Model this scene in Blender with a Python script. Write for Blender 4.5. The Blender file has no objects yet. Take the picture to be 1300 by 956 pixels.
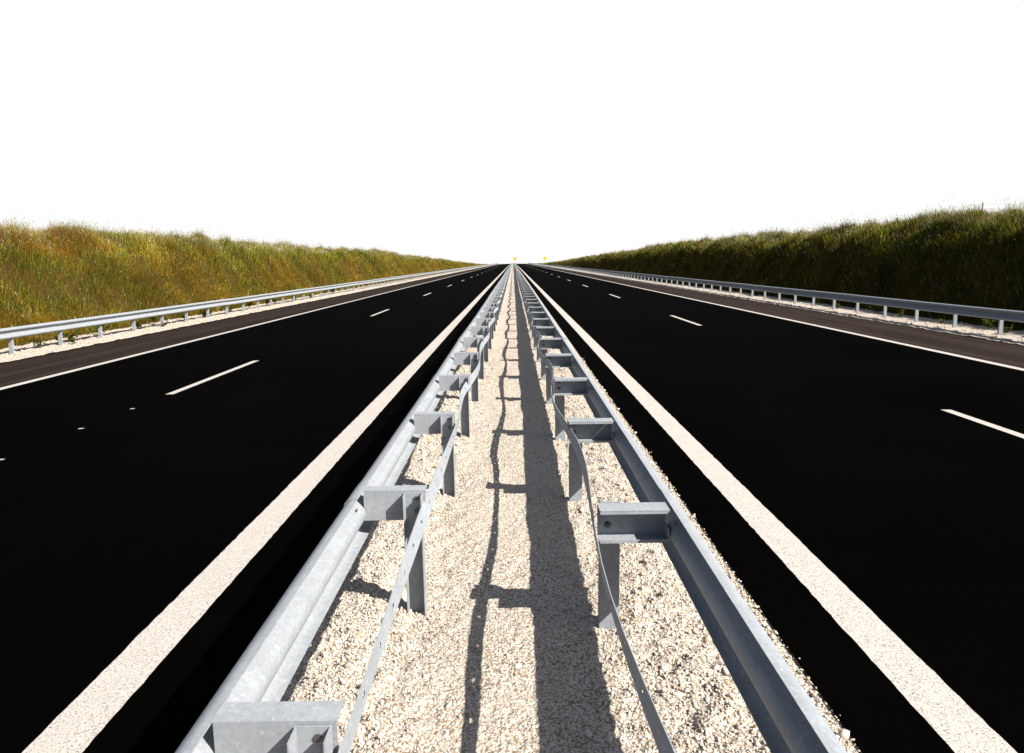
import bpy, bmesh, math, random
import numpy as np
from mathutils import Vector, Matrix, Euler
random.seed(7)
rng = np.random.default_rng(11)
sc = bpy.context.scene
C = sc.collection

# ------------------------------------------------------------------ site profile
FALL = 0.023
Y0, Y1 = -14.0, 660.0

def crest(y):
    """the carriageways run level, then tip over a gentle crest"""
    t = np.maximum(0.0, np.asarray(y, float) - 550.0)
    return np.where(t < 300, -t * t / 20000.0, -4.5 - (t - 300) * 0.03)

def road_z(x):
    a = np.abs(np.asarray(x, float))
    return np.where(a < 1.5, 0.0, -FALL * (a - 1.5))

def sm(t):
    t = np.clip(t, 0, 1)
    return t * t * (3 - 2 * t)

class VNoise:
    def __init__(self, seed):
        self.t = np.random.default_rng(seed).random((256, 256))
    def __call__(self, x, y):
        x = np.asarray(x, float); y = np.asarray(y, float)
        xi = np.floor(x).astype(int); yi = np.floor(y).astype(int)
        fx = x - xi; fy = y - yi
        fx = fx * fx * (3 - 2 * fx); fy = fy * fy * (3 - 2 * fy)
        g = lambda i, j: self.t[i & 255, j & 255]
        return (g(xi, yi) * (1 - fx) + g(xi + 1, yi) * fx) * (1 - fy) + (g(xi, yi + 1) * (1 - fx) + g(xi + 1, yi + 1) * fx) * fy
N1, N2, N3, N4 = VNoise(1), VNoise(2), VNoise(3), VNoise(4)

def bank_scale(y):
    return np.interp(y, [-400, 85, 155, 285, 420, 600], [1, 1, 0.80, 0.42, 0.12, 0.0])

BX = np.array([13.6, 15.7, 16.2, 16.8, 17.3, 17.9, 18.35, 18.9, 19.6, 20.7, 23, 40, 120, 2500])
BZ = np.array([-0.28, -0.32, -0.02, 0.42, 1.12, 2.20, 2.78, 3.17, 3.44, 3.52, 3.55, 3.5, 3.2, 2.0])

def ground_z(x, y):
    x = np.asarray(x, float); y = np.asarray(y, float)
    a = np.abs(x)
    prof = np.interp(a, BX, BZ)
    base = np.where(a < 13.6, road_z(x), -0.28)
    s = bank_scale(y)
    z = np.where(a < 13.6, base, -0.28 + (prof + 0.28) * s)
    w = sm((a - 15.4) / 2.0) * s
    side = np.where(x > 0, 37.0, 0.0)
    z = z + w * ((N1(y * 0.16 + side, a * 0.5) - 0.5) * 0.50 + (N2(y * 0.62 + side, a * 0.9) - 0.5) * 0.36 + (N4(y * 1.7 + side, a * 1.9) - 0.5) * 0.22)
    return z + crest(y)

# ------------------------------------------------------------------ object helpers
def new_mesh(name, verts, faces, mat=None, smooth=False, parent=None):
    me = bpy.data.meshes.new(name)
    me.from_pydata([tuple(v) for v in verts], [], faces)
    me.update()
    if smooth: me.polygons.foreach_set('use_smooth', [True] * len(me.polygons))
    if mat: me.materials.append(mat)
    o = bpy.data.objects.new(name, me); C.objects.link(o)
    if parent: o.parent = parent
    return o

def np_mesh(name, V, F, mat, col=None, smooth=False):
    """V (n,3); F list of (array of faces with k corners)"""
    me = bpy.data.meshes.new(name)
    me.vertices.add(len(V)); me.vertices.foreach_set('co', V.astype(np.float32).ravel())
    loops = np.concatenate([f.ravel() for f in F]).astype(np.int32)
    sizes = np.concatenate([np.full(len(f), f.shape[1]) for f in F])
    starts = np.concatenate([[0], np.cumsum(sizes)[:-1]]).astype(np.int32)
    me.loops.add(len(loops)); me.loops.foreach_set('vertex_index', loops)
    me.polygons.add(len(sizes)); me.polygons.foreach_set('loop_start', starts)
    try: me.polygons.foreach_set('loop_total', sizes.astype(np.int32))
    except Exception: pass
    if smooth: me.polygons.foreach_set('use_smooth', np.ones(len(sizes), bool))
    me.update(calc_edges=True)
    if col is not None:
        at = me.color_attributes.new('tint', 'FLOAT_COLOR', 'POINT')
        c4 = np.ones((len(V), 4), np.float32); c4[:, :3] = col
        at.data.foreach_set('color', c4.ravel())
    me.materials.append(mat)
    o = bpy.data.objects.new(name, me); C.objects.link(o)
    return o

def structure(o): o['kind'] = 'structure'; return o
def stuff(o, label=None, cat=None):
    o['kind'] = 'stuff'
    if label: o['label'] = label; o['category'] = cat
    return o
def tag(o, label, cat, group=None):
    o['label'] = label; o['category'] = cat
    if group: o['group'] = group
    return o
def empty(name, loc=(0, 0, 0), rz=0):
    o = bpy.data.objects.new(name, None); o.empty_display_size = 0.2
    C.objects.link(o); o.location = loc; o.rotation_euler = (0, 0, rz)
    return o
def inst(src, parent, loc, rz=0.0):
    o = src.copy(); C.objects.link(o); o.parent = parent
    o.location = loc; o.rotation_euler = (0, 0, rz)
    return o

def sheet(name, xs, ys, zf, mat, smooth=True):
    X, Y = np.meshgrid(xs, ys)
    Z = zf(X, Y)
    V = np.stack([X.ravel(), Y.ravel(), Z.ravel()], 1)
    nx, ny = len(xs), len(ys)
    i = np.arange(nx - 1)[None, :] + np.arange(ny - 1)[:, None] * nx
    i = i.ravel()
    F = np.stack([i, i + 1, i + 1 + nx, i + nx], 1)
    return np_mesh(name, V, [F], mat, smooth=smooth)

def prism(bm, pts, y0, y1, axis='y'):
    """extrude a 2D outline; axis y: pts are (x,z); axis x: pts are (y,z); axis z: pts are (x,y)"""
    def P(a, b, t):
        return {'y': (a, t, b), 'x': (t, a, b), 'z': (a, b, t)}[axis]
    A = [bm.verts.new(P(a, b, y0)) for a, b in pts]
    B = [bm.verts.new(P(a, b, y1)) for a, b in pts]
    n = len(pts)
    for i in range(n):
        bm.faces.new((A[i], A[(i + 1) % n], B[(i + 1) % n], B[i]))
    bm.faces.new(A[::-1]); bm.faces.new(B)

def bm_obj(name, bm, mat, parent=None, smooth=False, bevel=0):
    if bevel:
        bmesh.ops.bevel(bm, geom=[e for e in bm.edges if e.is_manifold and e.calc_face_angle(0) > 0.6], offset=bevel, segments=1, affect='EDGES')
    bmesh.ops.recalc_face_normals(bm, faces=bm.faces)
    me = bpy.data.meshes.new(name); bm.to_mesh(me); bm.free()
    if smooth: me.polygons.foreach_set('use_smooth', [True] * len(me.polygons))
    me.materials.append(mat)
    o = bpy.data.objects.new(name, me); C.objects.link(o)
    if parent: o.parent = parent
    return o

# ------------------------------------------------------------------ materials
ALB = 0.63     # all surface colours below are scaled to real reflectances by this factor
class NT:
    def __init__(self, name):
        self.m = bpy.data.materials.new(name); self.m.use_nodes = True
        self.t = self.m.node_tree; self.t.nodes.clear()
        self.out = self.n('ShaderNodeOutputMaterial')
    def n(self, typ, ins=None, **kw):
        nd = self.t.nodes.new(typ)
        for k, v in kw.items(): setattr(nd, k, v)
        for k, v in (ins or {}).items():
            if hasattr(v, 'is_linked') or isinstance(v, bpy.types.NodeSocket): self.t.links.new(v, nd.inputs[k])
            else: nd.inputs[k].default_value = v
        return nd
    def noise(self, vec, scale, detail=3, rough=0.55):
        return self.n('ShaderNodeTexNoise', {'Vector': vec, 'Scale': scale, 'Detail': detail, 'Roughness': rough}).outputs['Fac']
    def ramp(self, fac, stops):
        r = self.n('ShaderNodeValToRGB', {'Fac': fac})
        e = r.color_ramp.elements
        while len(e) < len(stops): e.new(0.5)
        for i, (p, c) in enumerate(stops):
            e[i].position = p; e[i].color = (c[0], c[1], c[2], 1) if hasattr(c, '__len__') else (c, c, c, 1)
        return r.outputs['Color']
    def mix(self, fac, a, b, blend='MIX'):
        m = self.n('ShaderNodeMix', data_type='RGBA', blend_type=blend)
        for k, v in ((0, fac), (6, a), (7, b)):
            if isinstance(v, bpy.types.NodeSocket): self.t.links.new(v, m.inputs[k])
            else: m.inputs[k].default_value = (*v, 1) if hasattr(v, '__len__') and len(v) == 3 else v
        return m.outputs[2]
    def math(self, op, a, b=0.0):
        return self.n('ShaderNodeMath', {0: a, 1: b}, operation=op).outputs[0]
    def bump(self, h, strength, dist):
        return self.n('ShaderNodeBump', {'Height': h, 'Strength': strength, 'Distance': dist}).outputs[0]
    def bsdf(self, col, rough=0.9, metal=0.0, spec=0.3, normal=None):
        col = self.alb(col)
        ins = {'Base Color': col, 'Roughness': rough, 'Metallic': metal, 'Specular IOR Level': spec}
        if normal is not None: ins['Normal'] = normal
        b = self.n('ShaderNodeBsdfPrincipled', ins)
        self.t.links.new(b.outputs[0], self.out.inputs[0])
        return b
    def alb(self, col):
        if isinstance(col, bpy.types.NodeSocket):
            return self.n('ShaderNodeVectorMath', {0: col, 'Scale': ALB}, operation='SCALE').outputs[0]
        return tuple(c * ALB for c in col[:3]) + (1,)
    def pos(self):
        return self.n('ShaderNodeNewGeometry').outputs['Position']
    def obj(self):
        return self.n('ShaderNodeTexCoord').outputs['Object']

def mat_asphalt(name, base, lo, streak=False, spec=0.08):
    a = NT(name); p = a.pos()
    grain = a.noise(p, 140, 2, 0.7)
    big = a.noise(p, 0.35, 4)
    vor = a.n('ShaderNodeTexVoronoi', {'Vector': p, 'Scale': 90.0}).outputs['Distance']
    col = a.mix(a.ramp(big, [(0.35, 0), (0.7, 1)]), lo, base)
    if streak:
        mp = a.n('ShaderNodeMapping', {'Vector': p, 'Scale': (7.0, 0.03, 1.0)}).outputs[0]
        st = a.noise(mp, 1.0, 4, 0.7)
        col = a.mix(a.ramp(st, [(0.38, 0), (0.66, 1)]), col, tuple(min(1, c * 1.9) for c in base))
        mp2 = a.n('ShaderNodeMapping', {'Vector': p, 'Scale': (1.2, 0.02, 1.0)}).outputs[0]
        col = a.mix(a.ramp(a.noise(mp2, 1.0, 2), [(0.4, 0), (0.6, 0.55)]), col, lo)
    sp = a.ramp(grain, [(0.66, 0), (0.8, 1)])
    col = a.mix(sp, col, tuple(c * 4.5 for c in base))
    a.bsdf(col, 0.95, 0, spec, a.bump(vor, 0.6, 0.006))
    return a.m

M = {}
M['asphalt'] = mat_asphalt('fresh_asphalt', (0.0014, 0.00125, 0.0011), (0.0007, 0.0006, 0.0006), spec=0.004)
M['shoulder'] = mat_asphalt('worn_asphalt', (0.028, 0.0195, 0.016), (0.013, 0.0095, 0.008), True, spec=0.04)

def mat_paint():
    a = NT('road_paint'); p = a.pos()
    chips = a.ramp(a.noise(p, 85, 4, 0.85), [(0.41, 0), (0.46, 1)])
    tone = a.mix(a.noise(p, 6, 4), (0.62, 0.555, 0.49), (0.72, 0.67, 0.61))
    tone = a.mix(a.ramp(a.noise(p, 260, 2, .7), [(0.42, 0), (0.6, 1)]), a.mix(0.5, tone, (0.45, 0.42, 0.38)), tone)
    col = a.mix(chips, (0.16, 0.14, 0.125), tone)
    a.bsdf(col, 0.85, 0, 0.2, a.bump(a.noise(p, 90, 3), 0.5, 0.004))
    return a.m
M['paint'] = mat_paint()

def mat_gravel(name, tint=1.0):
    a = NT(name); p = a.pos()
    v1 = a.n('ShaderNodeTexVoronoi', {'Vector': p, 'Scale': 75.0, 'Randomness': 1.0})
    v2 = a.n('ShaderNodeTexVoronoi', {'Vector': p, 'Scale': 30.0})
    hs = a.n('ShaderNodeSeparateColor', {'Color': v1.outputs['Color']}).outputs[0]
    c = a.ramp(hs, [(0.0, (0.46 * tint, 0.355 * tint, 0.25 * tint)), (0.10, (0.62, 0.52, 0.41)), (0.5, (0.76, 0.675, 0.575)), (1.0, (0.84, 0.79, 0.71))])
    gaps = a.ramp(v1.outputs['Distance'], [(0.45, 0), (0.75, 1)])
    c = a.mix(gaps, c, (0.27, 0.19, 0.12))
    c = a.mix(a.ramp(a.noise(p, 1.3, 4), [(0.4, 0), (0.7, 0.5)]), c, (0.60, 0.52, 0.42))
    h = a.math('ADD', a.math('MULTIPLY', v1.outputs['Distance'], -0.6), a.math('MULTIPLY', v2.outputs['Distance'], -1.0))
    h = a.math('ADD', h, a.math('MULTIPLY', a.noise(p, 200, 3), 0.4))
    a.bsdf(c, 0.95, 0, 0.15, a.bump(h, 0.9, 0.012))
    return a.m
M['gravel'] = mat_gravel('limestone_gravel')

def mat_stone():
    a = NT('limestone_chips')
    t = a.n('ShaderNodeAttribute', attribute_name='tint').outputs['Color']
    p = a.pos()
    c = a.mix(a.ramp(a.noise(p, 130, 3), [(0.3, 0), (0.7, 1)]), a.mix(0.35, t, (0.42, 0.33, 0.24)), t)
    a.bsdf(c, 0.95, 0, 0.12, a.bump(a.noise(p, 220, 3), 0.5, 0.004))
    return a.m
M['stone'] = mat_stone()

def mat_galv(name, base, metal=0.45, rough=0.5):
    a = NT(name); p = a.obj()
    info = a.n('ShaderNodeObjectInfo').outputs['Random']
    off = a.n('ShaderNodeCombineXYZ', {0: a.math('MULTIPLY', info, 37.0), 1: a.math('MULTIPLY', info, 91.0), 2: 0.0}).outputs[0]
    pv = a.n('ShaderNodeVectorMath', {0: p, 1: off}, operation='ADD').outputs[0]
    sp = a.n('ShaderNodeTexVoronoi', {'Vector': pv, 'Scale': 70.0})
    sv = a.n('ShaderNodeSeparateColor', {'Color': sp.outputs['Color']}).outputs[0]
    blot = a.noise(pv, 7.0, 6, 0.62)
    fine = a.noise(pv, 45.0, 4, 0.6)
    c = a.mix(sv, tuple(x * 0.88 for x in base), tuple(min(1, x * 1.08) for x in base))
    c = a.mix(a.ramp(blot, [(0.36, 0.0), (0.62, 0.85)]), a.mix(0.5, c, tuple(x * 0.72 for x in base)), c)
    c = a.mix(a.ramp(fine, [(0.60, 0.0), (0.78, 0.5)]), c, (0.74, 0.75, 0.75))
    mp = a.n('ShaderNodeMapping', {'Vector': pv, 'Scale': (60, 0.7, 60)}).outputs[0]
    scr = a.ramp(a.noise(mp, 1.0, 3), [(0.62, 0.0), (0.72, 0.3)])
    c = a.mix(scr, c, (0.30, 0.30, 0.31))
    r = a.math('ADD', a.math('MULTIPLY', blot, 0.25), rough - 0.12)
    a.bsdf(c, r, metal, 0.16, a.bump(a.math('ADD', fine, a.math('MULTIPLY', a.noise(pv, 3, 2), 3.0)), 0.05, 0.01))
    return a.m
M['galv'] = mat_galv('galvanised_steel', (0.385, 0.41, 0.435), 0.0, 0.6)
M['bolt'] = mat_galv('dark_bolt_steel', (0.16, 0.15, 0.15), 0.6, 0.5)

def mat_soil():
    a = NT('bank_soil'); p = a.pos()
    c = a.ramp(a.noise(p, 0.6, 6, 0.65), [(0.3, (0.065, 0.038, 0.008)), (0.5, (0.12, 0.072, 0.014)), (0.7, (0.06, 0.065, 0.008))])
    c = a.mix(a.ramp(a.noise(p, 9, 5), [(0.4, 0), (0.65, 0.7)]), c, (0.04, 0.035, 0.01))
    a.bsdf(c, 1, 0, 0.05, a.bump(a.noise(p, 12, 6, .7), 1.0, 0.12))
    return a.m
M['soil'] = mat_soil()

def mat_leaf(name):
    a = NT(name)
    t = a.n('ShaderNodeAttribute', attribute_name='tint').outputs['Color']
    b = a.bsdf(t, 0.8, 0, 0.12)
    tr = a.n('ShaderNodeBsdfTranslucent', {'Color': a.alb(t)})
    mx = a.n('ShaderNodeMixShader', {0: 0.40, 1: b.outputs[0], 2: tr.outputs[0]})
    a.t.links.new(mx.outputs[0], a.out.inputs[0])
    return a.m
M['leaf'] = mat_leaf('grass_blades')

def flat(name, col, rough=0.6, metal=0, spec=0.3):
    a = NT(name); p = a.obj()
    c = a.mix(a.ramp(a.noise(p, 5, 4), [(0.3, 0), (0.8, 0.35)]), col, tuple(x * 0.7 for x in col))
    a.bsdf(c, rough, metal, spec); return a.m
M['yellow'] = flat('yellow_sign_face', (0.85, 0.66, 0.01))
M['orange'] = flat('orange_sign_symbol', (0.75, 0.25, 0.02))
M['teal'] = flat('teal_sign_face', (0.02, 0.42, 0.32))
M['red'] = flat('red_plastic', (0.65, 0.06, 0.06))
M['white'] = flat('white_plastic', (0.75, 0.75, 0.72))
M['steel_grey'] = flat('grey_steel', (0.35, 0.36, 0.38), 0.5, 0.5)
M['stake'] = flat('faded_mauve_post', (0.42, 0.30, 0.38))
M['wire'] = flat('wire_steel', (0.4, 0.4, 0.42), 0.5, 0.6)

# ------------------------------------------------------------------ setting
def yvals(a, b, steps):
    out = [a]
    y = a
    while y < b:
        st = np.interp(y, [s[0] for s in steps], [s[1] for s in steps])
        y = y + st; out.append(min(y, b))
    return np.array(out)

ys = yvals(-300, 1400, [(-300, 30), (-20, 1.0), (0, .5), (60, 1.0), (160, 3), (300, 8), (600, 15), (1200, 120)])
side = np.concatenate([np.linspace(1.4, 13.6, 8), np.arange(13.9, 20.6, 0.22), [21, 22, 24, 28, 34, 42, 60, 90, 160, 400, 900]])
xs = np.concatenate([-side[::-1], side])
def gz(X, Y):
    z = ground_z(X, Y)
    return np.where(np.abs(X) < 15.8, z - 0.05, z)
structure(sheet('ground', xs, ys, gz, M['soil']))

ylong = np.concatenate([[-14], np.arange(-10, 560, 10.0), np.arange(560, 720, 8.0)])
def rz(X, Y): return road_z(X) + crest(Y)
for sgn in (-1, 1):
    r = sheet('road', np.sort(sgn * np.array([1.5, 6.2, 10.5])), ylong, lambda X, Y: rz(X, Y), M['asphalt'], False)
    structure(r)
    # ragged outer edge of the shoulder: butted to the new lanes
    s = sheet('road_shoulder', np.sort(sgn * np.array([10.5, 12.0, 13.62])), ylong, lambda X, Y: rz(X, Y), M['shoulder'], False)
    structure(s)

def strip(name, x0, x1, ya, yb, lift=0.004, wob=0.0):
    """painted line; edges wander by a few millimetres"""
    n = np.concatenate([np.arange(ya, min(yb, 30), 0.05), np.arange(max(ya, 30), yb, 5.0), [yb]]) if wob else np.array([ya, yb])
    n = np.unique(n)
    e0 = x0 + (N3(n * 19, n * 0) - 0.5) * wob; e1 = x1 + (N4(n * 19, n * 0 + 3) - 0.5) * wob
    V = np.concatenate([np.stack([e0, n, rz(e0, n) + lift], 1), np.stack([e1, n, rz(e1, n) + lift], 1)])
    k = np.arange(len(n) - 1); m = len(n)
    F = np.stack([k, k + m, k + m + 1, k + 1], 1)
    return V, F
def paint(name, parts):
    Vs, Fs, o = [], [], 0
    for V, F in parts:
        Vs.append(V); Fs.append(F + o); o += len(V)
    return structure(np_mesh(name, np.concatenate(Vs), [np.concatenate(Fs)], M['paint']))
paint('inner_edge_line', [strip('', -2.275, -1.99, Y0, 640, wob=0.010)])
paint('inner_edge_line', [strip('', 1.905, 2.18, Y0, 640, wob=0.010)])
paint('outer_edge_line', [strip('', -10.42, -10.2, Y0, 640, wob=0.004)])
paint('outer_edge_line', [strip('', 10.27, 10.49, Y0, 640, wob=0.004)])
def dashes(xc, ystart, length, period, w):
    parts = []; y = ystart
    while y < 620:
        for a in np.arange(y, y + length - 0.01, 2.0):
            pass
        parts.append(strip('', xc - w / 2, xc + w / 2, y, y + length)); y += period
    return parts
left_d = dashes(-6.22, 11.36 - 16.6, 3.95, 16.6, 0.15)
# small pre-marking dabs left along the lane line
for y in (6.05, 7.5, 8.95, 10.2):
    left_d.append(strip('', -6.22 - 0.035, -6.22 + 0.035, y, y + 0.05))
paint('lane_line', left_d)
paint('lane_line', dashes(6.34, 5.2 - 16.6, 4.1, 16.6, 0.15))

# ---- median gravel: real relief close to the camera
def med_z(X, Y):
    a = np.abs(X)
    rough = (N1(X * 14, Y * 14) - .5) * (0.012 + 0.03 * sm((a - .3) / .4)) + (N2(X * 45, Y * 45) - .5) * 0.010 + (N3(X * 3.1, Y * 1.7) - .5) * 0.035
    edge = sm((1.53 - a) / 0.26)
    mound = 0.03 * np.exp(-((a - 0.95) / 0.3) ** 2)
    return (0.012 + rough + mound) * edge - 0.012 * (1 - edge) + crest(Y)
yn = np.concatenate([np.arange(-14, 1.0, 0.25), np.arange(1.0, 12, 0.018), np.arange(12, 40, 0.12), np.arange(40, 160, 2), np.arange(160, 721, 10)])
structure(sheet('median_gravel', np.arange(-1.6, 1.601, 0.02), yn, lambda X, Y: med_z(X, Y) + np.where(Y > 40, 0.006, 0), M['gravel']))
def verge_z(X, Y):
    a = np.abs(X)
    return -0.28 + (N1(X * 5, Y * 5) - .5) * 0.05 + 0.03 * sm((a - 13.4) / .3) - 0.16 * sm((a - 15.75) / 0.5) + crest(Y)
yv = np.concatenate([np.arange(-14, 60, 0.12), np.arange(60, 160, 1.5), np.arange(160, 700, 8.0)])
for sgn in (-1, 1):
    structure(sheet('verge_gravel', np.sort(sgn * np.arange(13.52, 16.4, 0.13)), yv, verge_z, M['gravel']))

# ---- loose stones, one mesh of many individually shaped chips
def stones(name, n, xf, yf, sf, zf, label, seed):
    r = np.random.default_rng(seed)
    bm = bmesh.new(); bmesh.ops.create_icosphere(bm, subdivisions=1, radius=1.0)
    bm.verts.ensure_lookup_table()
    T = np.array([v.co[:] for v in bm.verts]); F = np.array([[v.index for v in f.verts] for f in bm.faces]); bm.free()
    K = 24
    TV = []
    for k in range(K):
        # cut the ball with random planes: angular crushed rock
        P = T.copy()
        for _ in range(11):
            d = r.normal(size=3); d /= np.linalg.norm(d); h = r.uniform(0.38, 0.72)
            e = P @ d; P = P - np.maximum(e - h, 0)[:, None] * d
        P += r.normal(size=P.shape) * 0.05
        TV.append(P)
    TV = np.array(TV)
    x = xf(r, n); y = yf(r, n); s = sf(r, x, y)
    P = TV[r.integers(0, K, n)] * (s[:, None] * r.uniform(0.65, 1.25, (n, 3)))[:, None, :]
    P[:, :, 2] *= 0.75
    a = r.uniform(0, 2 * np.pi, n); ca, sa = np.cos(a)[:, None], np.sin(a)[:, None]
    b = r.normal(0, 0.4, n); cb, sb = np.cos(b)[:, None], np.sin(b)[:, None]
    X, Y, Z = P[..., 0], P[..., 1], P[..., 2]
    X, Z = X * cb - Z * sb, X * sb + Z * cb
    X, Y = X * ca - Y * sa, X * sa + Y * ca
    z0 = zf(x, y) + s * r.uniform(-0.25, 0.45, n)
    V = np.stack([X + x[:, None], Y + y[:, None], Z + z0[:, None]], 2).reshape(-1, 3)
    FF = (F[None] + (np.arange(n) * len(T))[:, None, None]).reshape(-1, 3)
    u = r.random(n)
    pal = np.array([[0.82, 0.745, 0.655], [0.75, 0.645, 0.535], [0.62, 0.505, 0.39], [0.46, 0.41, 0.36], [0.55, 0.38, 0.22]])
    idx = np.searchsorted([0.42, 0.74, 0.88, 0.955], u)
    col = pal[idx] * r.uniform(0.9, 1.08, (n, 1))
    o = np_mesh(name, V, [FF], M['stone'], np.repeat(col, len(T), 0))
    return stuff(o, label, 'gravel')

def xmed(r, n):
    u = r.random(n)
    x = np.where(u < 0.35, r.uniform(-1.5, 1.5, n), np.where(u < 0.7, r.normal(-0.98, 0.26, n), r.normal(0.95, 0.33, n)))
    over = np.abs(x) > 1.5
    return np.where(over, np.sign(x) * (1.36 + np.abs(r.normal(0, 0.048, n)) + (r.random(n) < .012) * r.uniform(0, .2, n)), x)
def smed(r, x, y):
    side = np.clip((np.abs(x + 0.08) - 0.24) / 0.4, 0, 1)
    base = r.lognormal(math.log(0.0044), 0.35, len(x))
    big = (r.random(len(x)) < 0.05 * side + 0.003)
    return np.where(big, 0.011 + 0.022 * r.random(len(x)) ** 1.8, base * (1 + 0.95 * side)) * (1 + 0.03 * np.maximum(y - 4, 0))
stones('gravel_chips', 78000, xmed, lambda r, n: 1.3 + 13.0 * r.random(n) ** 1.6, smed, lambda x, y: np.where(np.abs(x) < 1.6, np.maximum(med_z(x, y), 0), 0.0),
       'loose cream limestone chips of mixed size strewn over the median between the guardrails', 5)
def sverge(r, x, y): return r.lognormal(math.log(0.022), 0.4, len(x))
for sgn, sd in ((-1, 21), (1, 22)):
    stones('verge_chips', 9000, lambda r, n: sgn * r.uniform(13.5, 16.1, n), lambda r, n: 12 + 60 * r.random(n) ** 1.4, sverge,
           lambda x, y: verge_z(x, y),
           'cream crushed stones along the foot of the ' + ('sunlit left' if sgn < 0 else 'shaded right') + ' bank', sd)
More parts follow.
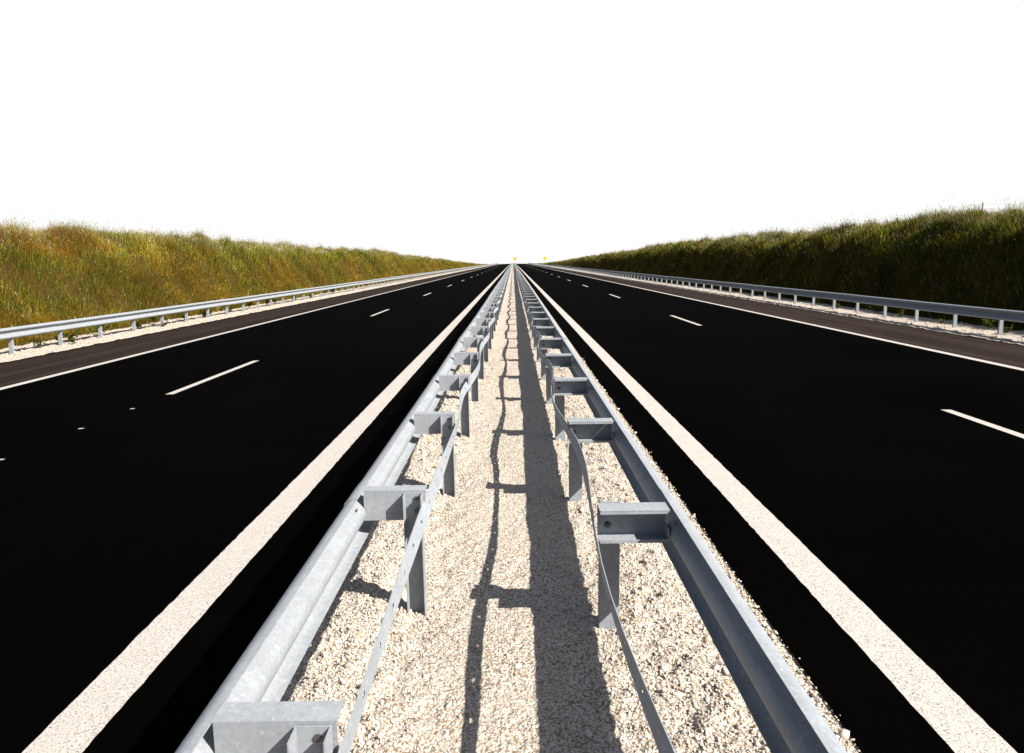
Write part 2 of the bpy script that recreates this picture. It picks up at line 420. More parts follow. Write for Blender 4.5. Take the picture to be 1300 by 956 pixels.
# ------------------------------------------------------------------ grass
PAL = {
 'green': [(0.11, 0.15, 0.006), (0.15, 0.19, 0.010), (0.07, 0.11, 0.004)],
 'lime': [(0.34, 0.36, 0.02), (0.44, 0.43, 0.06)],
 'ochre': [(0.34, 0.19, 0.012), (0.26, 0.14, 0.008), (0.42, 0.27, 0.03)],
 'straw': [(0.56, 0.48, 0.24), (0.46, 0.38, 0.16), (0.62, 0.56, 0.36)],
 'rust': [(0.46, 0.11, 0.008), (0.55, 0.17, 0.015), (0.36, 0.09, 0.008)],
}
def grass(name, sgn, bands, label, seed, low=15.85, high=24.0):
    r = np.random.default_rng(seed)
    Vs, Fs3, Fs4, Cs, off = [], [], [], [], 0
    for (ya, yb, n, wmin) in bands:
        y = ya + (yb - ya) * r.random(n)
        u = r.random(n)
        a = np.where(u < 0.80, low + (20.4 - low) * r.random(n), 19.0 + (high - 19.0) * r.random(n) ** 1.5)
        # clumps: keep a blade with a probability that follows patchy noise
        dens = N1(y * 0.9 + 5 * sgn, a * 1.3) * 0.6 + N2(y * 2.7, a * 3.1) * 0.5
        keep = r.random(n) < np.clip(0.30 + 1.6 * (dens - 0.33), 0.25, 1)
        y, a = y[keep], a[keep]; n = len(y)
        x = sgn * a
        sc_ = bank_scale(y)
        z = ground_z(x, y) - 0.03
        top = sm((a - 17.3) / 1.6)
        low_ = 1 - sm((a - 15.6) / 0.9)
        patch = N3(y * 0.33 + 9 * sgn, a * 0.8 + 4); p2 = N4(y * 1.1 + 3 * sgn, a * 1.6)
        p3 = N2(y * 0.12 + 50, a * 0.25)
        w = np.zeros((n, 5))   # green lime ochre straw rust
        w[:, 0] = 0.35 + 1.1 * sm((patch - 0.42) / 0.3) + 0.5 * low_
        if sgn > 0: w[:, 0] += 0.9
        w[:, 1] = 0.12 + 0.8 * top * sm((p2 - 0.4) / .3) + 0.5 * sm((p3 - .5) / .25) + (0.9 if sgn > 0 else 0.6) * top  # more lime on the right crest: its sunlit edge put into the colour
        w[:, 2] = 0.28 + 1.6 * sm((0.58 - patch) / 0.3) * (1 - 0.5 * top) + 0.7 * (1 - top) * (1 - low_) + 0.3 * (1 - top)
        w[:, 3] = 0.05 + 0.60 * sm((a - 18.2) / 1.0) * (0.3 + p3)
        w[:, 4] = 0.015 + 0.25 * sm((p2 - 0.6) / 0.15) * top + (0.9 * sm((p2 - 0.46) / 0.12) * sm((a - 18.0) / .6) * sm((y - 22.0) / 1.5) * sm((31 - y) / 3.0) if sgn < 0 else 0.0)
        cw = np.cumsum(w / w.sum(1, keepdims=True), 1)
        kind = (r.random(n)[:, None] > cw).sum(1)
        kind = np.minimum(kind, 4)
        names = ['green', 'lime', 'ochre', 'straw', 'rust']
        col = np.zeros((n, 3))
        for k, nm in enumerate(names):
            mk = kind == k
            pl = np.array(PAL[nm]); col[mk] = pl[r.integers(0, len(pl), mk.sum())]
        if sgn > 0: col[kind == 0] = col[kind == 0] * np.array([0.36, 0.44, 0.5])  # right bank greens darkened: the bank's shade is put into the tint
        if sgn > 0: col[kind == 2] *= 0.5  # ochre blades darkened too, shade painted into their colour
        col *= r.uniform(0.55, 1.3, (n, 1)) * (0.62 + 0.75 * N2(y * 0.8 + 70, a * 1.1 + 9))[:, None]
        clump = 0.35 + 1.3 * N4(y * 1.3 + 31, a * 1.9) ** 1.2
        h = r.uniform(0.14, 0.34, n) * clump * (1 + 0.45 * top) * np.where(kind == 3, 1.35, 1.0)
        h *= np.where(r.random(n) < 0.04, 1.5, 1.0) * np.clip(0.5 + sc_ * 0.6, 0, 1)
        wd = np.maximum(wmin, 0.004) * r.uniform(0.6, 1.5, n) * np.where(kind == 3, 0.6, 1.0)
        az = r.uniform(0, 2 * np.pi, n)
        dx, dy = np.cos(az), np.sin(az)
        lean = r.uniform(0.05, 0.55, n) * h; la = r.uniform(0, 2 * np.pi, n)
        lx, ly = np.cos(la) * lean - sgn * 0.12 * h, np.sin(la) * lean
        b = np.stack([x, y, z], 1)
        wv = np.stack([dx * wd, dy * wd, np.zeros(n)], 1) * 0.5
        mid = b + np.stack([lx * .35, ly * .35, h * .55], 1)
        tip = b + np.stack([lx, ly, h], 1)
        V = np.stack([b - wv * .7, b + wv * .7, mid + wv, mid - wv, tip], 1)
        # seed heads: straw and rust plants carry a plume at the top
        V = V.reshape(-1, 3)
        i = off + np.arange(n) * 5
        Fs4.append(np.stack([i, i + 1, i + 2, i + 3], 1)); Fs3.append(np.stack([i + 3, i + 2, i + 4], 1))
        Vs.append(V); Cs.append(np.repeat(col, 5, 0)); off += n * 5
        # plumes / leafy side clumps
        mk = ((kind >= 3) & (r.random(n) < 0.75)) | (r.random(n) < 0.10)
        m = mk.sum()
        if m:
            t = tip[mk]; hh = r.uniform(0.04, 0.11, m) * (1 + wmin * 14); ww = wmin * r.uniform(0.9, 1.8, m)
            az = r.uniform(0, 2 * np.pi, m)
            wv = np.stack([np.cos(az) * ww, np.sin(az) * ww, np.zeros(m)], 1) * 0.6
            up = np.stack([r.normal(0, .3, m) * hh, r.normal(0, .3, m) * hh, hh], 1)
            V = np.stack([t - up * .5, t + wv, t + up * .6, t - wv], 1).reshape(-1, 3)
            i = off + np.arange(m) * 4
            Fs4.append(np.stack([i, i + 1, i + 2, i + 3], 1)); Vs.append(V)
            cc = col[mk] * 1.15; Cs.append(np.repeat(cc, 4, 0)); off += m * 4
    F3 = np.concatenate(Fs3); F4 = np.concatenate(Fs4)
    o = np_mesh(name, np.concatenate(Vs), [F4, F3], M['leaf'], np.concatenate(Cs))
    return stuff(o, label, 'grass')
bands = [(6, 32, 190000, 0.010), (32, 62, 130000, 0.017), (62, 120, 90000, 0.032), (120, 260, 70000, 0.07), (260, 480, 26000, 0.13)]
grass('bank_grass', -1, bands, 'sunlit green and ochre wild grass with rusty weeds covering the left bank', 3)
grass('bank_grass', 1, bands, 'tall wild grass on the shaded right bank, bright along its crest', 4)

# ------------------------------------------------------------------ guardrails
def rounded(pts, rad, seg=4):
    out = []
    for i, p in enumerate(pts):
        if i in (0, len(pts) - 1): out.append(p); continue
        a = Vector(pts[i - 1]); b = Vector(p); c = Vector(pts[i + 1])
        d1 = (a - b); d2 = (c - b); l = min(rad, d1.length * .48, d2.length * .48)
        p0 = b + d1.normalized() * l; p1 = b + d2.normalized() * l
        for k in range(seg + 1):
            t = k / seg
            q = p0 * (1 - t) ** 2 + b * 2 * t * (1 - t) + p1 * t * t
            out.append((q.x, q.y))
    return out
# W profile: s = away from the post towards the traffic, z = height about the middle
WP = rounded([(0.008, 0.155), (0.045, 0.150), (0.083, 0.124), (0.083, 0.084), (0.012, 0.043), (0.0, 0.0), (0.012, -0.043), (0.083, -0.084), (0.083, -0.124), (0.045, -0.150), (0.008, -0.155)], 0.026, 5)
def offset_profile(pts, t):
    out = []
    for i in range(len(pts)):
        a = Vector(pts[max(0, i - 1)]); b = Vector(pts[min(len(pts) - 1, i + 1)])
        d = (b - a).normalized(); out.append((pts[i][0] - d.y * t, pts[i][1] + d.x * t))
    return out
def beam_mesh(length, sgn, lap=0.32):
    bm = bmesh.new()
    A = WP; B = offset_profile(WP, 0.004)
    prof = A + B[::-1]
    ring = []
    st = [0.0, lap * 0.9, lap * 1.15, length / 2, length]
    for y in st:
        off = 0.0055 if y < lap else 0.0     # the start of each panel laps outside its neighbour
        ring.append([bm.verts.new(((s + off) * sgn, y, z)) for s, z in prof])
    n = len(prof)
    for k in range(len(st) - 1):
        for i in range(n):
            j = (i + 1) % n
            bm.faces.new((ring[k][i], ring[k][j], ring[k + 1][j], ring[k + 1][i]))
    m = len(A)
    for R in (ring[0], ring[-1]):
        for i in range(m - 1):
            bm.faces.new((R[i], R[i + 1], R[n - 2 - i], R[n - 1 - i]))
    return bm
def smooth_by_angle(o, deg=40):
    me = o.data
    bm = bmesh.new(); bm.from_mesh(me)
    for f in bm.faces: f.smooth = True
    for e in bm.edges: e.smooth = e.calc_face_angle(0) < math.radians(deg)
    bm.to_mesh(me); bm.free()

def bolt_bm(r=0.014, h=0.012):
    bm = bmesh.new()
    prism(bm, [(r * math.cos(a * math.pi / 3), r * math.sin(a * math.pi / 3)) for a in range(6)], -h, 0, 'y')
    prism(bm, [(r * 1.5 * math.cos(a * math.pi / 6), r * 1.5 * math.sin(a * math.pi / 6)) for a in range(12)], 0, 0.003, 'y')
    return bm

def c_outline(x0, x1, yw, yf, t, lip=0.0):
    """C section in plan: web at y=yw, flanges reaching to yf"""
    s = 1 if yf > yw else -1
    if lip:
        return [(x0, yw), (x1, yw), (x1, yf), (x1 - lip, yf), (x1 - lip, yf - s * t), (x1 - t, yf - s * t), (x1 - t, yw + s * t), (x0 + t, yw + s * t), (x0 + t, yf - s * t), (x0 + lip, yf - s * t), (x0 + lip, yf), (x0, yf)]
    return [(x0, yw), (x1, yw), (x1, yf), (x1 - t, yf), (x1 - t, yw + s * t), (x0 + t, yw + s * t), (x0 + t, yf), (x0, yf)]

def jitter(k, amp, seed):
    r = random.Random(k * 7919 + seed); return r.uniform(-amp, amp)

def panels(root, sgn, xback, zmid, y_first, npan, zr, seed, amp=0.012, near_bolts=7, bolt_side=-1):
    bm = beam_mesh(4.30, sgn)
    proto = bm_obj('beam_panel', bm, M['galv'], root); smooth_by_angle(proto)
    for k in range(npan):
        y = y_first + 4.0 * k
        a, b = jitter(k, amp, seed), jitter(k + 1, amp, seed)
        za, zb = float(crest(y)), float(crest(y + 4))
        o = proto if k == 0 else inst(proto, root, (0, 0, 0))
        o.location = (xback + a, y - 0.15, zr + zmid + za + jitter(k, amp * .5, seed + 3))
        o.rotation_euler = (math.atan2(zb - za, 4.0), 0, -math.atan2(b - a, 4.0))
        if k < near_bolts:
            for j, (s, z) in enumerate([(0.080, 0.095), (0.080, -0.095), (0.041, 0.046), (0.041, -0.046)]):
                for yy in (0.06, 0.26):
                    bb = bolt_head.copy(); C.objects.link(bb); bb.parent = o
                    # back side of the panel
                    bb.location = ((s - 0.007) * sgn, yy, z); bb.rotation_euler = (0, 0, math.pi / 2 * (sgn))
    return proto

bolt_head = bm_obj('bolt', bolt_bm(), M['bolt'])   # used as the source of bolt copies

NP = 100
def median_rail(sgn, x_in, x_out, xback, y_first, label, strapf, seed, post_front):
    """x_in / x_out: median side and traffic side of the post"""
    root = tag(empty('median_guardrail', (0, y_first, 0)), label, 'guardrail')
    inv = -y_first
    # post ------------------------------------------------
    lo, hi = min(x_in, x_out), max(x_in, x_out)
    xc = (lo + hi) / 2
    def post_bm(bot):
        bm = bmesh.new()
        if post_front: pts = c_outline(lo - xc, hi - xc, 0.0, -0.074, 0.005)
        else: pts = c_outline(lo - xc, hi - xc, 0.0, 0.055, 0.005)
        prism(bm, pts, bot, 0.772 if post_front else 0.787, 'z'); return bm
    post0 = bm_obj('post', post_bm(-0.25), M['galv'], root)
    # spacer: channel opening towards the camera ------------
    def spacer_bm():
        bm = bmesh.new()
        wy = 0.0025 if post_front else -0.0085
        xa, xb = x_in - xc - sgn * 0.012, xback - xc + sgn * 0.004
        l2, h2 = min(xa, xb), max(xa, xb)
        zt, zb, t = 0.782, 0.592, 0.005
        d = 0.085 if post_front else 0.115
        f = 1 if post_front else -1          # which way the flanges of the channel point
        yb = wy + t if post_front else wy
        prism(bm, [(l2, zb), (h2, zb), (h2, zt), (l2, zt)], wy, wy + t, 'y')
        ya, ye = yb + f * 0.0005, yb + f * d
        prism(bm, [(l2, ya), (l2, ye - f * .006), (l2 + .006, ye), (h2 - .006, ye), (h2, ye - f * .006), (h2, ya)], zt - t, zt, 'z')
        q0, q1 = sorted((ye - f * .001, ye - f * .005))
        prism(bm, [(l2 + .002, zt - 0.022), (h2 - .002, zt - 0.022), (h2 - .002, zt - t - .0005), (l2 + .002, zt - t - .0005)], q0, q1, 'y')
        prism(bm, [(l2, ya), (l2, ye), (h2, ye), (h2, ya)], zb, zb + t, 'z')
        prism(bm, [(l2 + .002, zb + t + .0005), (h2 - .002, zb + t + .0005), (h2 - .002, zb + 0.018), (l2 + .002, zb + 0.018)], q0, q1, 'y')
        # end plate bolted to the valley of the beam
        e = xback - xc
        prism(bm, sorted([(e - sgn * 0.004, 0), (e, 0)]) and [(e - 0.003, min(ya, ye) + .008), (e + 0.003, min(ya, ye) + .008), (e + 0.003, max(ya, ye) - .008), (e - 0.003, max(ya, ye) - .008)], 0.60, 0.67, 'z')
        return bm
    sp0 = bm_obj('spacer', spacer_bm(), M['galv'], root)
    for k in range(NP):
        y = 2.0 * k
        p = post0 if k == 0 else inst(post0, root, (0, 0, 0))
        jx = jitter(k, 0.006, seed + 5)
        p.location = (xc + jx, y, 0.0); p.rotation_euler = (jitter(k, 0.008, seed), jitter(k, 0.010, seed + 1), 0)
        s = sp0 if k == 0 else inst(sp0, root, (0, 0, 0))
        s.location = (xc + jx, y, 0.0)
        if k < 14:
            for dz in (0.735, 0.655):
                b = bolt_head.copy(); C.objects.link(b); b.parent = s
                b.location = (-0.012 * sgn, (-0.003 if post_front else -0.010), dz)
    # the remaining posts and spacers, far off
    bm = bmesh.new()
    for k in range(NP, 322):
        y = 2.0 * k; z = float(crest(y + y_first))
        prism(bm, [(lo, y), (hi, y), (hi, y + .05), (lo, y + .05)], z - .2, z + 0.77, 'z')
    stuff(bm_obj('distant_posts', bm, M['galv'], root))
    bm = bmesh.new()
    for k in range(NP, 322):
        y = 2.0 * k; z = float(crest(y + y_first))
        a, b = sorted((x_in, xback))
        prism(bm, [(a, z + .6), (b, z + .6), (b, z + .78), (a, z + .78)], y - .06, y, 'y')
    stuff(bm_obj('distant_spacers', bm, M['galv'], root))
    # beam
    panels(root, sgn, xback, 0.635, -4.0 - 2.0 * 0 - 4.0, NP, 0.0, seed)
    bm = bmesh.new()
    y = -8.0 + 4.0 * NP; prof = [(xback + s * sgn, 0.635 + z) for s, z in WP]
    yy = np.arange(y, 655, 12.0)
    rings = [[bm.verts.new((px, q, pz + float(crest(q)))) for px, pz in prof] for q in yy]
    for a, b in zip(rings[:-1], rings[1:]):
        for i in range(len(prof) - 1): bm.faces.new((a[i], a[i + 1], b[i + 1], b[i]))
    stuff(bm_obj('distant_beam', bm, M['galv'], root))
    # strap: a thin punched steel band bolted along the median side of the posts
    th = 0.004; H = 0.078
    ycut = []
    q = -12.0
    while q < 14:
        ycut += [q, q + 0.24]; q += 0.27 if False else 0.30
    ycut = []
    slots = set()
    q = -12.0
    while q < 16:
        ycut.append(q); slots.add(len(ycut)); ycut.append(q + 0.27); q += 0.30
    # slot between (q+0.27 -> q+0.30)
    for v in np.arange(16.2, 60, 0.33): ycut.append(v)
    for v in np.arange(60, 640, 2.0): ycut.append(v)
    bm = bmesh.new()
    rows = [-H / 2, -0.007, 0.007, H / 2]
    front, back = [], []
    for v in ycut:
        x, tw, zc = strapf(v)
        front.append([bm.verts.new((x + tw * r_, v - y_first, zc + r_ + float(crest(v)))) for r_ in rows])
        back.append([bm.verts.new((x + th * -sgn + tw * r_, v - y_first, zc + r_ + float(crest(v)))) for r_ in rows])
    for k in range(len(ycut) - 1):
        slot = ycut[k + 1] - ycut[k] < 0.05 and ycut[k] < 16
        for r_ in range(3):
            if slot and r_ == 1: continue
            bm.faces.new((front[k][r_], front[k][r_ + 1], front[k + 1][r_ + 1], front[k + 1][r_]))
            bm.faces.new((back[k][r_], back[k + 1][r_], back[k + 1][r_ + 1], back[k][r_ + 1]))
        bm.faces.new((front[k][3], back[k][3], back[k + 1][3], front[k + 1][3]))
        bm.faces.new((front[k][0], front[k + 1][0], back[k + 1][0], back[k][0]))
    so = bm_obj('tension_strap', bm, M['galv'], root); smooth_by_angle(so, 50)
    return root

def strap_left(y):
    amp = np.interp(y, [0, 5.5, 7.2, 9, 12, 40], [.008, .012, .055, .035, .03, .03]) * (1 + 0.5 * (N1(y * .21, 3.3) - .5))
    x = -0.552 - amp * math.cos(2 * math.pi * (y - 7.1) / 4.0)
    return float(x), -0.28 + 0.22 * math.sin(2 * math.pi * (y - 1.2) / 4.0 + 0.5), 0.675 + 0.012 * math.sin(y * 1.7)
def strap_right(y):
    amp = 0.046 * (1 + 0.5 * (N2(y * .23, 8.3) - .5))
    x = 0.452 + amp * math.cos(2 * math.pi * (y - 4.75) / 4.0)
    return float(x), 0.16 + 0.22 * math.sin(2 * math.pi * (y - 4.0) / 4.0), 0.675 + 0.012 * math.sin(y * 1.5 + 1)

median_rail(-1, -0.571, -0.683, -0.936, 3.81 - 4.0, 'sunlit corrugated steel guardrail on the left edge of the gravel median', strap_left, 101, True)
median_rail(1, 0.476, 0.592, 0.850, 3.56 - 4.0, 'shaded dark corrugated steel guardrail on the right edge of the gravel median', strap_right, 202, False)

def verge_rail(sgn, y_first, label, seed):
    root = tag(empty('verge_guardrail', (0, y_first, 0)), label, 'guardrail')
    X = 14.45 * sgn; zg = -0.29
    xb = sgn * (14.45 - 0.055)
    bm = bmesh.new()
    prism(bm, c_outline(-0.055, 0.055, 0.0, 0.055, 0.005), -0.25, 0.72, 'z')
    post0 = bm_obj('post', bm, M['galv'], root)
    post0.rotation_euler = (0, 0, 0)
    for k in range(NP):
        p = post0 if k == 0 else inst(post0, root, (0, 0, 0))
        p.location = (X + jitter(k, .008, seed), 2.0 * k, zg); p.rotation_euler = (jitter(k, 0.01, seed + 1), jitter(k, 0.012, seed + 2), 0)
    bm = bmesh.new()
    for k in range(NP, 322):
        y = 2.0 * k; z = float(crest(y + y_first)) + zg
        prism(bm, [(X - .05, y), (X + .05, y), (X + .05, y + .05), (X - .05, y + .05)], z - .2, z + 0.72, 'z')
    stuff(bm_obj('distant_posts', bm, M['galv'], root))
    panels(root, -sgn, xb, 0.655, -16.0 + (0.0 if sgn < 0 else 2.0) - 0.0, NP, zg, seed, amp=0.012, near_bolts=0)
    bm = bmesh.new()
    y = -16.0 + 4.0 * NP; prof = [(xb - s * sgn, 0.655 + zg + z) for s, z in WP]
    yy = np.arange(y, 640, 12.0)
    rings = [[bm.verts.new((px, q, pz + float(crest(q)))) for px, pz in prof] for q in yy]
    for a, b in zip(rings[:-1], rings[1:]):
        for i in range(len(prof) - 1): bm.faces.new((a[i], a[i + 1], b[i + 1], b[i]))
    stuff(bm_obj('distant_beam', bm, M['galv'], root))
    return root
verge_rail(-1, 18.28 - 18.0, 'bright steel guardrail on posts below the sunlit left bank', 303)
verge_rail(1, 19.02 - 18.0, 'dark blue-grey steel guardrail on posts below the shaded right bank', 404)
bpy.data.objects.remove(bolt_head)

# ------------------------------------------------------------------ fence on the right bank
fr = tag(empty('wire_fence', (20.2, 15.0, 0)), 'thin wire fence with mauve posts in the grass along the top of the right bank', 'fence')
fz = lambda y: float(ground_z(20.2, y))
bm = bmesh.new()
prism(bm, [(0.026 * math.cos(a * math.pi / 4), 0.026 * math.sin(a * math.pi / 4)) for a in range(8)], -0.3, 0.60, 'z')
fp0 = bm_obj('post', bm, M['stake'], fr)
ypost = [22.0 + 3.1 * k - 3.1 * 3 for k in range(26)]
for k, y in enumerate(ypost):
    p = fp0 if k == 0 else inst(fp0, fr, (0, 0, 0))
    p.location = (jitter(k, .04, 9), y - 15.0, fz(y)); p.rotation_euler = (jitter(k, .04, 10), jitter(k, .05, 11), 0)
for hgt in (0.36, 0.56):
    bm = bmesh.new()
    pts = [(0.0, y - 15.0, fz(y) + hgt) for y in ypost]
    rr = []
    for p in pts: rr.append([bm.verts.new((p[0] + .0025 * math.cos(a), p[1], p[2] + .0025 * math.sin(a))) for a in (0, 2.1, 4.2)])
    for a, b in zip(rr[:-1], rr[1:]):
        for i in range(3): bm.faces.new((a[i], a[(i + 1) % 3], b[(i + 1) % 3], b[i]))
    bm_obj('wire', bm, M['wire'], fr)

# ------------------------------------------------------------------ far signs
def sign(name, loc, w, h, zc, mat, label, symbol=True, postr=0.05):
    root = tag(empty(name, loc), label, 'road sign')
    bm = bmesh.new()
    prism(bm, [(postr * math.cos(a * math.pi / 5), postr * math.sin(a * math.pi / 5)) for a in range(10)], -0.1, zc + h / 2 - 0.05, 'z')
    bm_obj('post', bm, M['steel_grey'], root)
    bm = bmesh.new(); c = 0.12 * w
    o = [(-w/2 + c, -h/2), (w/2 - c, -h/2), (w/2, -h/2 + c), (w/2, h/2 - c), (w/2 - c, h/2), (-w/2 + c, h/2), (-w/2, h/2 - c), (-w/2, -h/2 + c)]
    prism(bm, [(a, b + zc) for a, b in o], -postr - 0.03, -postr, 'y')
    face = bm_obj('sign_panel', bm, mat, root)
    if symbol:
        bm = bmesh.new()
        prism(bm, [(-w * .2, zc - h * .2), (w * .2, zc - h * .2), (0, zc + h * .2)], -postr - 0.036, -postr - 0.032, 'y')
        bm_obj('symbol', bm, M['orange'], face)
    return root
sign('road_sign', (0.85, 294, 0), 1.45, 1.45, 3.2, M['yellow'], 'yellow panel sign on a post in the far gravel median')
sign('road_sign', (14.55, 296, -0.28), 1.45, 1.45, 3.45, M['yellow'], 'yellow panel sign on a post beside the far right guardrail')
sign('marker_board', (0.35, 215, 0), 1.1, 0.50, 0.62, M['teal'], 'low teal board in the far median below the yellow sign', False, 0.04)
sign('marker_board', (0.45, 150, 0), 0.32, 0.34, 0.26, M['red'], 'tiny red marker low in the far median in front of the teal board', False, 0.03)

# ------------------------------------------------------------------ weeds and shrubs
def leafy(name, loc, height, spread, nleaf, leaf, seed, cols, label, cat, group=None, stems=5):
    r = np.random.default_rng(seed)
    root = empty(name, loc)
    tag(root, label, cat, group)
    Vs, Fs, Cs, off = [], [], [], 0
    tips = []
    bm = bmesh.new()
    for s in range(stems):
        a = r.uniform(0, 6.28); d = spread * r.uniform(.2, 1); t = Vector((math.cos(a) * d, math.sin(a) * d, height * r.uniform(.6, 1)))
        tips.append(t)
        for (q0, q1, r0, r1) in ((Vector((0, 0, -.03)), t * .55 + Vector((0, 0, height * .08)), .012, .008), (t * .55 + Vector((0, 0, height * .08)), t, .008, .004)):
            sz = height
            A = [bm.verts.new(q0 + Vector((math.cos(k * 2.094), math.sin(k * 2.094), 0)) * r0 * sz) for k in range(3)]
            B = [bm.verts.new(q1 + Vector((math.cos(k * 2.094), math.sin(k * 2.094), 0)) * r1 * sz) for k in range(3)]
            for k in range(3): bm.faces.new((A[k], A[(k + 1) % 3], B[(k + 1) % 3], B[k]))
    st = bm_obj('stem', bm, M['stalk'], root)
    n = nleaf
    ti = r.integers(0, stems, n); f = r.uniform(.25, 1.05, n)
    base = np.array([tips[i][:] for i in ti]) * f[:, None] + r.normal(0, spread * .16, (n, 3))
    base[:, 2] = np.maximum(base[:, 2], 0.02)
    az = r.uniform(0, 6.28, n); el = r.uniform(-.2, 1.0, n); L = leaf * r.uniform(.6, 1.3, n)
    d = np.stack([np.cos(az) * np.cos(el), np.sin(az) * np.cos(el), np.sin(el)], 1) * L[:, None]
    w = np.stack([-np.sin(az), np.cos(az), r.normal(0, .3, n)], 1) * (L * .28)[:, None]
    V = np.stack([base, base + d * .5 + w, base + d, base + d * .5 - w], 1).reshape(-1, 3)
    i = np.arange(n) * 4
    cc = np.array(cols)[r.integers(0, len(cols), n)] * r.uniform(.75, 1.25, (n, 1))
    o = np_mesh('foliage', V, [np.stack([i, i + 1, i + 2, i + 3], 1)], M['leaf'], np.repeat(cc, 4, 0))
    o.parent = root
    return root
M['stalk'] = flat('green_stalk', (0.10, 0.11, 0.03), 0.9, 0, 0.1)
wcols = [(0.07, 0.11, 0.012), (0.12, 0.15, 0.02), (0.16, 0.15, 0.02)]
def weed_copies(protos, spots, label, group):
    for k, (x, y, s) in enumerate(spots):
        src = protos[k % len(protos)]
        if k < len(protos): r_ = src
        else:
            r_ = src.copy(); C.objects.link(r_)
            for ch in list(src.children):
                c = ch.copy(); C.objects.link(c); c.parent = r_
        r_.location = (x, y, float(verge_z(np.array(x), np.array(y)))); r_.scale = (s, s, s); r_.rotation_euler = (0, 0, k * 1.3)
        tag(r_, label, 'weed', group)
for sgn, spots in ((-1, [(-14.72, 17.4, 1.2), (-14.6, 19.6, 1.0), (-14.9, 20.9, .8), (-15.0, 21.6, 1.1), (-14.75, 25.2, 1.2), (-14.9, 29.0, 1.0), (-14.7, 30.5, 1.3), (-15.0, 33.8, 1.1), (-14.8, 38.5, 1.2), (-14.7, 43.0, 1.5), (-14.9, 47.5, 1.2), (-14.8, 53.0, 1.6), (-14.25, 20.6, .9), (-15.1, 23.2, 1.3), (-15.2, 27.0, 1.4), (-14.3, 26.2, .7), (-15.2, 31.9, 1.3), (-14.9, 36.2, 1.4), (-15.1, 40.6, 1.5)]),
                   (1, [(14.75, 19.2, .8), (14.9, 22.4, .7), (15.0, 24.9, .8), (14.8, 29.5, .9), (14.9, 36.0, .9), (14.85, 44.0, 1.0), (15.1, 20.4, 1.1), (15.3, 27.2, 1.2), (15.2, 32.4, 1.3), (15.1, 40.2, 1.3)])):
    protos = [leafy('roadside_weed', (0, 0, 0), h, s_, n, l, 60 + i, wcols, 'x', 'weed') for i, (h, s_, n, l) in enumerate([(0.30, .17, 110, .10), (0.22, .20, 90, .09), (0.40, .13, 120, .09)])]
    weed_copies(protos, spots, 'small green weed sprouting in the white gravel behind the ' + ('sunlit left' if sgn < 0 else 'shaded right') + ' guardrail',
                'weeds in the gravel below the ' + ('left' if sgn < 0 else 'right') + ' bank')
scol = [(0.05, 0.07, 0.012), (0.07, 0.09, 0.015), (0.04, 0.05, 0.012)]
leafy('shrub', (15.3, 262, -0.3), 1.5, 1.5, 900, .22, 81, scol, 'round dark shrub far off behind the right guardrail, nearest the yellow sign', 'shrub', stems=9)
leafy('shrub', (15.1, 222, -0.3), 0.9, 0.9, 500, .16, 82, scol, 'small dark shrub far off on the right gravel verge, nearer than the round one', 'shrub', stems=7)

# ------------------------------------------------------------------ light
SUN = Vector((1.0, -0.64, 1.0)).normalized()
el = math.asin(SUN.z); az = math.atan2(SUN.x, SUN.y)
sd = bpy.data.lights.new('sun', 'SUN'); sd.energy = 5.0; sd.angle = math.radians(0.5); sd.color = (1.0, 0.955, 0.89)
so = bpy.data.objects.new('sun', sd); C.objects.link(so); so.rotation_euler = SUN.to_track_quat('Z', 'Y').to_euler(); so.location = (20, -10, 30)

w = bpy.data.worlds.new('World'); sc.world = w; w.use_nodes = True
nt = w.node_tree; nt.nodes.clear()
out = nt.nodes.new('ShaderNodeOutputWorld'); bg = nt.nodes.new('ShaderNodeBackground')
sky = nt.nodes.new('ShaderNodeTexSky'); sky.sky_type = 'NISHITA'; sky.sun_disc = False
sky.sun_elevation = el; sky.sun_rotation = az; sky.air_density = 1.0; sky.dust_density = 1.5; sky.ozone_density = 1.0
bg.inputs['Strength'].default_value = 0.05

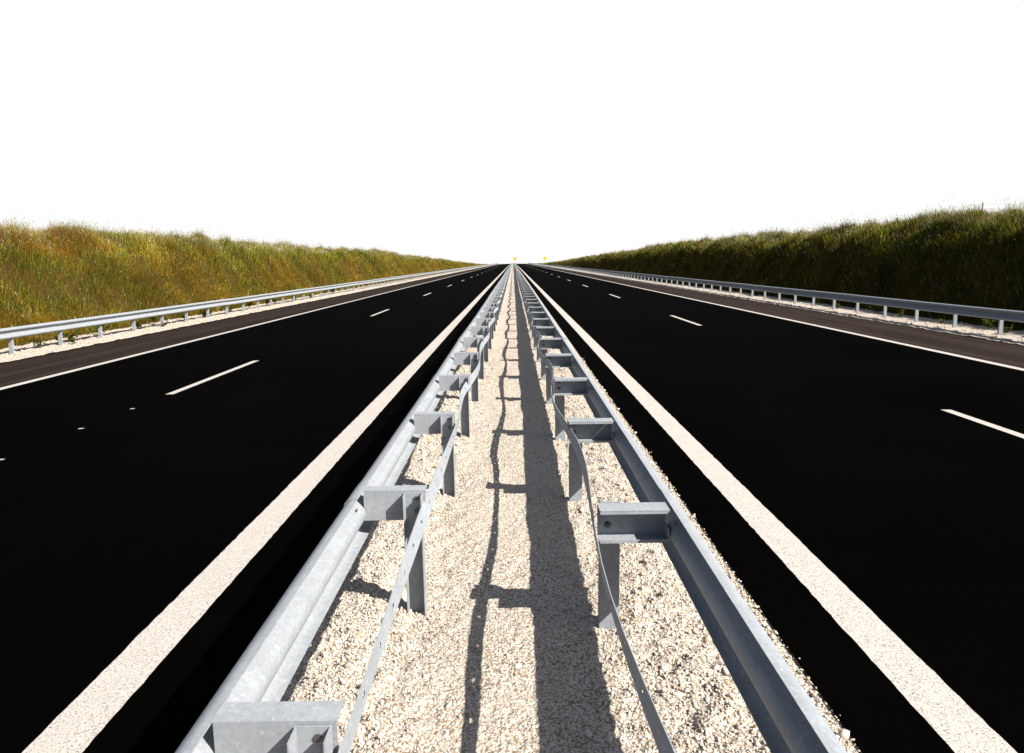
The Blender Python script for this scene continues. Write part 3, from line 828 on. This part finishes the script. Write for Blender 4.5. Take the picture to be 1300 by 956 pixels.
# added white glow low ahead in view; sky elsewhere stays dim to limit ambient
def wn(typ, ins=None, **kw):
    nd = nt.nodes.new(typ)
    for k, v in kw.items(): setattr(nd, k, v)
    for k, v in (ins or {}).items():
        if isinstance(v, bpy.types.NodeSocket): nt.links.new(v, nd.inputs[k])
        else: nd.inputs[k].default_value = v
    return nd
dirv = wn('ShaderNodeTexCoord').outputs['Generated']
sep = wn('ShaderNodeSeparateXYZ', {0: dirv})
lowf = wn('ShaderNodeMapRange', {'Value': sep.outputs[2], 'From Min': 0.385, 'From Max': 0.48, 'To Min': 1.0, 'To Max': 0.0}, interpolation_type='SMOOTHSTEP').outputs[0]
fwd = wn('ShaderNodeMapRange', {'Value': sep.outputs[1], 'From Min': 0.45, 'From Max': 0.69, 'To Min': 0.0, 'To Max': 1.0}, interpolation_type='SMOOTHSTEP').outputs[0]
glow = wn('ShaderNodeMath', {0: lowf, 1: fwd}, operation='MULTIPLY').outputs[0]
bg2 = wn('ShaderNodeBackground', {'Color': (1.0, 1.0, 1.0, 1), 'Strength': 0.412})
nt.links.new(sky.outputs[0], bg.inputs[0])
mxw = wn('ShaderNodeMixShader', {0: glow, 1: bg.outputs[0], 2: bg2.outputs[0]})
nt.links.new(mxw.outputs[0], out.inputs[0])

# ------------------------------------------------------------------ camera
cam = bpy.data.cameras.new('camera'); co = bpy.data.objects.new('camera', cam); C.objects.link(co); sc.camera = co
cam.sensor_width = 36; cam.lens = 36 * 817 / 1300.0
cam.clip_start = 0.05; cam.clip_end = 6000
pitch = math.atan((433.5 - 331.5) / 817.0); yaw = math.atan(3.0 / 817); roll = 0.01665
cam.shift_y = -(478 - 433.5) / 1300.0
co.location = (0, 0, 2.17)
R = Matrix.Rotation(yaw, 4, 'Z') @ Matrix.Rotation(math.pi / 2 - pitch, 4, 'X') @ Matrix.Rotation(-roll, 4, 'Z')
co.rotation_euler = R.to_euler()

sc.view_settings.view_transform = 'Standard'; sc.view_settings.look = 'None'
sc.view_settings.exposure = 1.30; sc.view_settings.gamma = 1.0
sc.cycles.max_bounces = 6
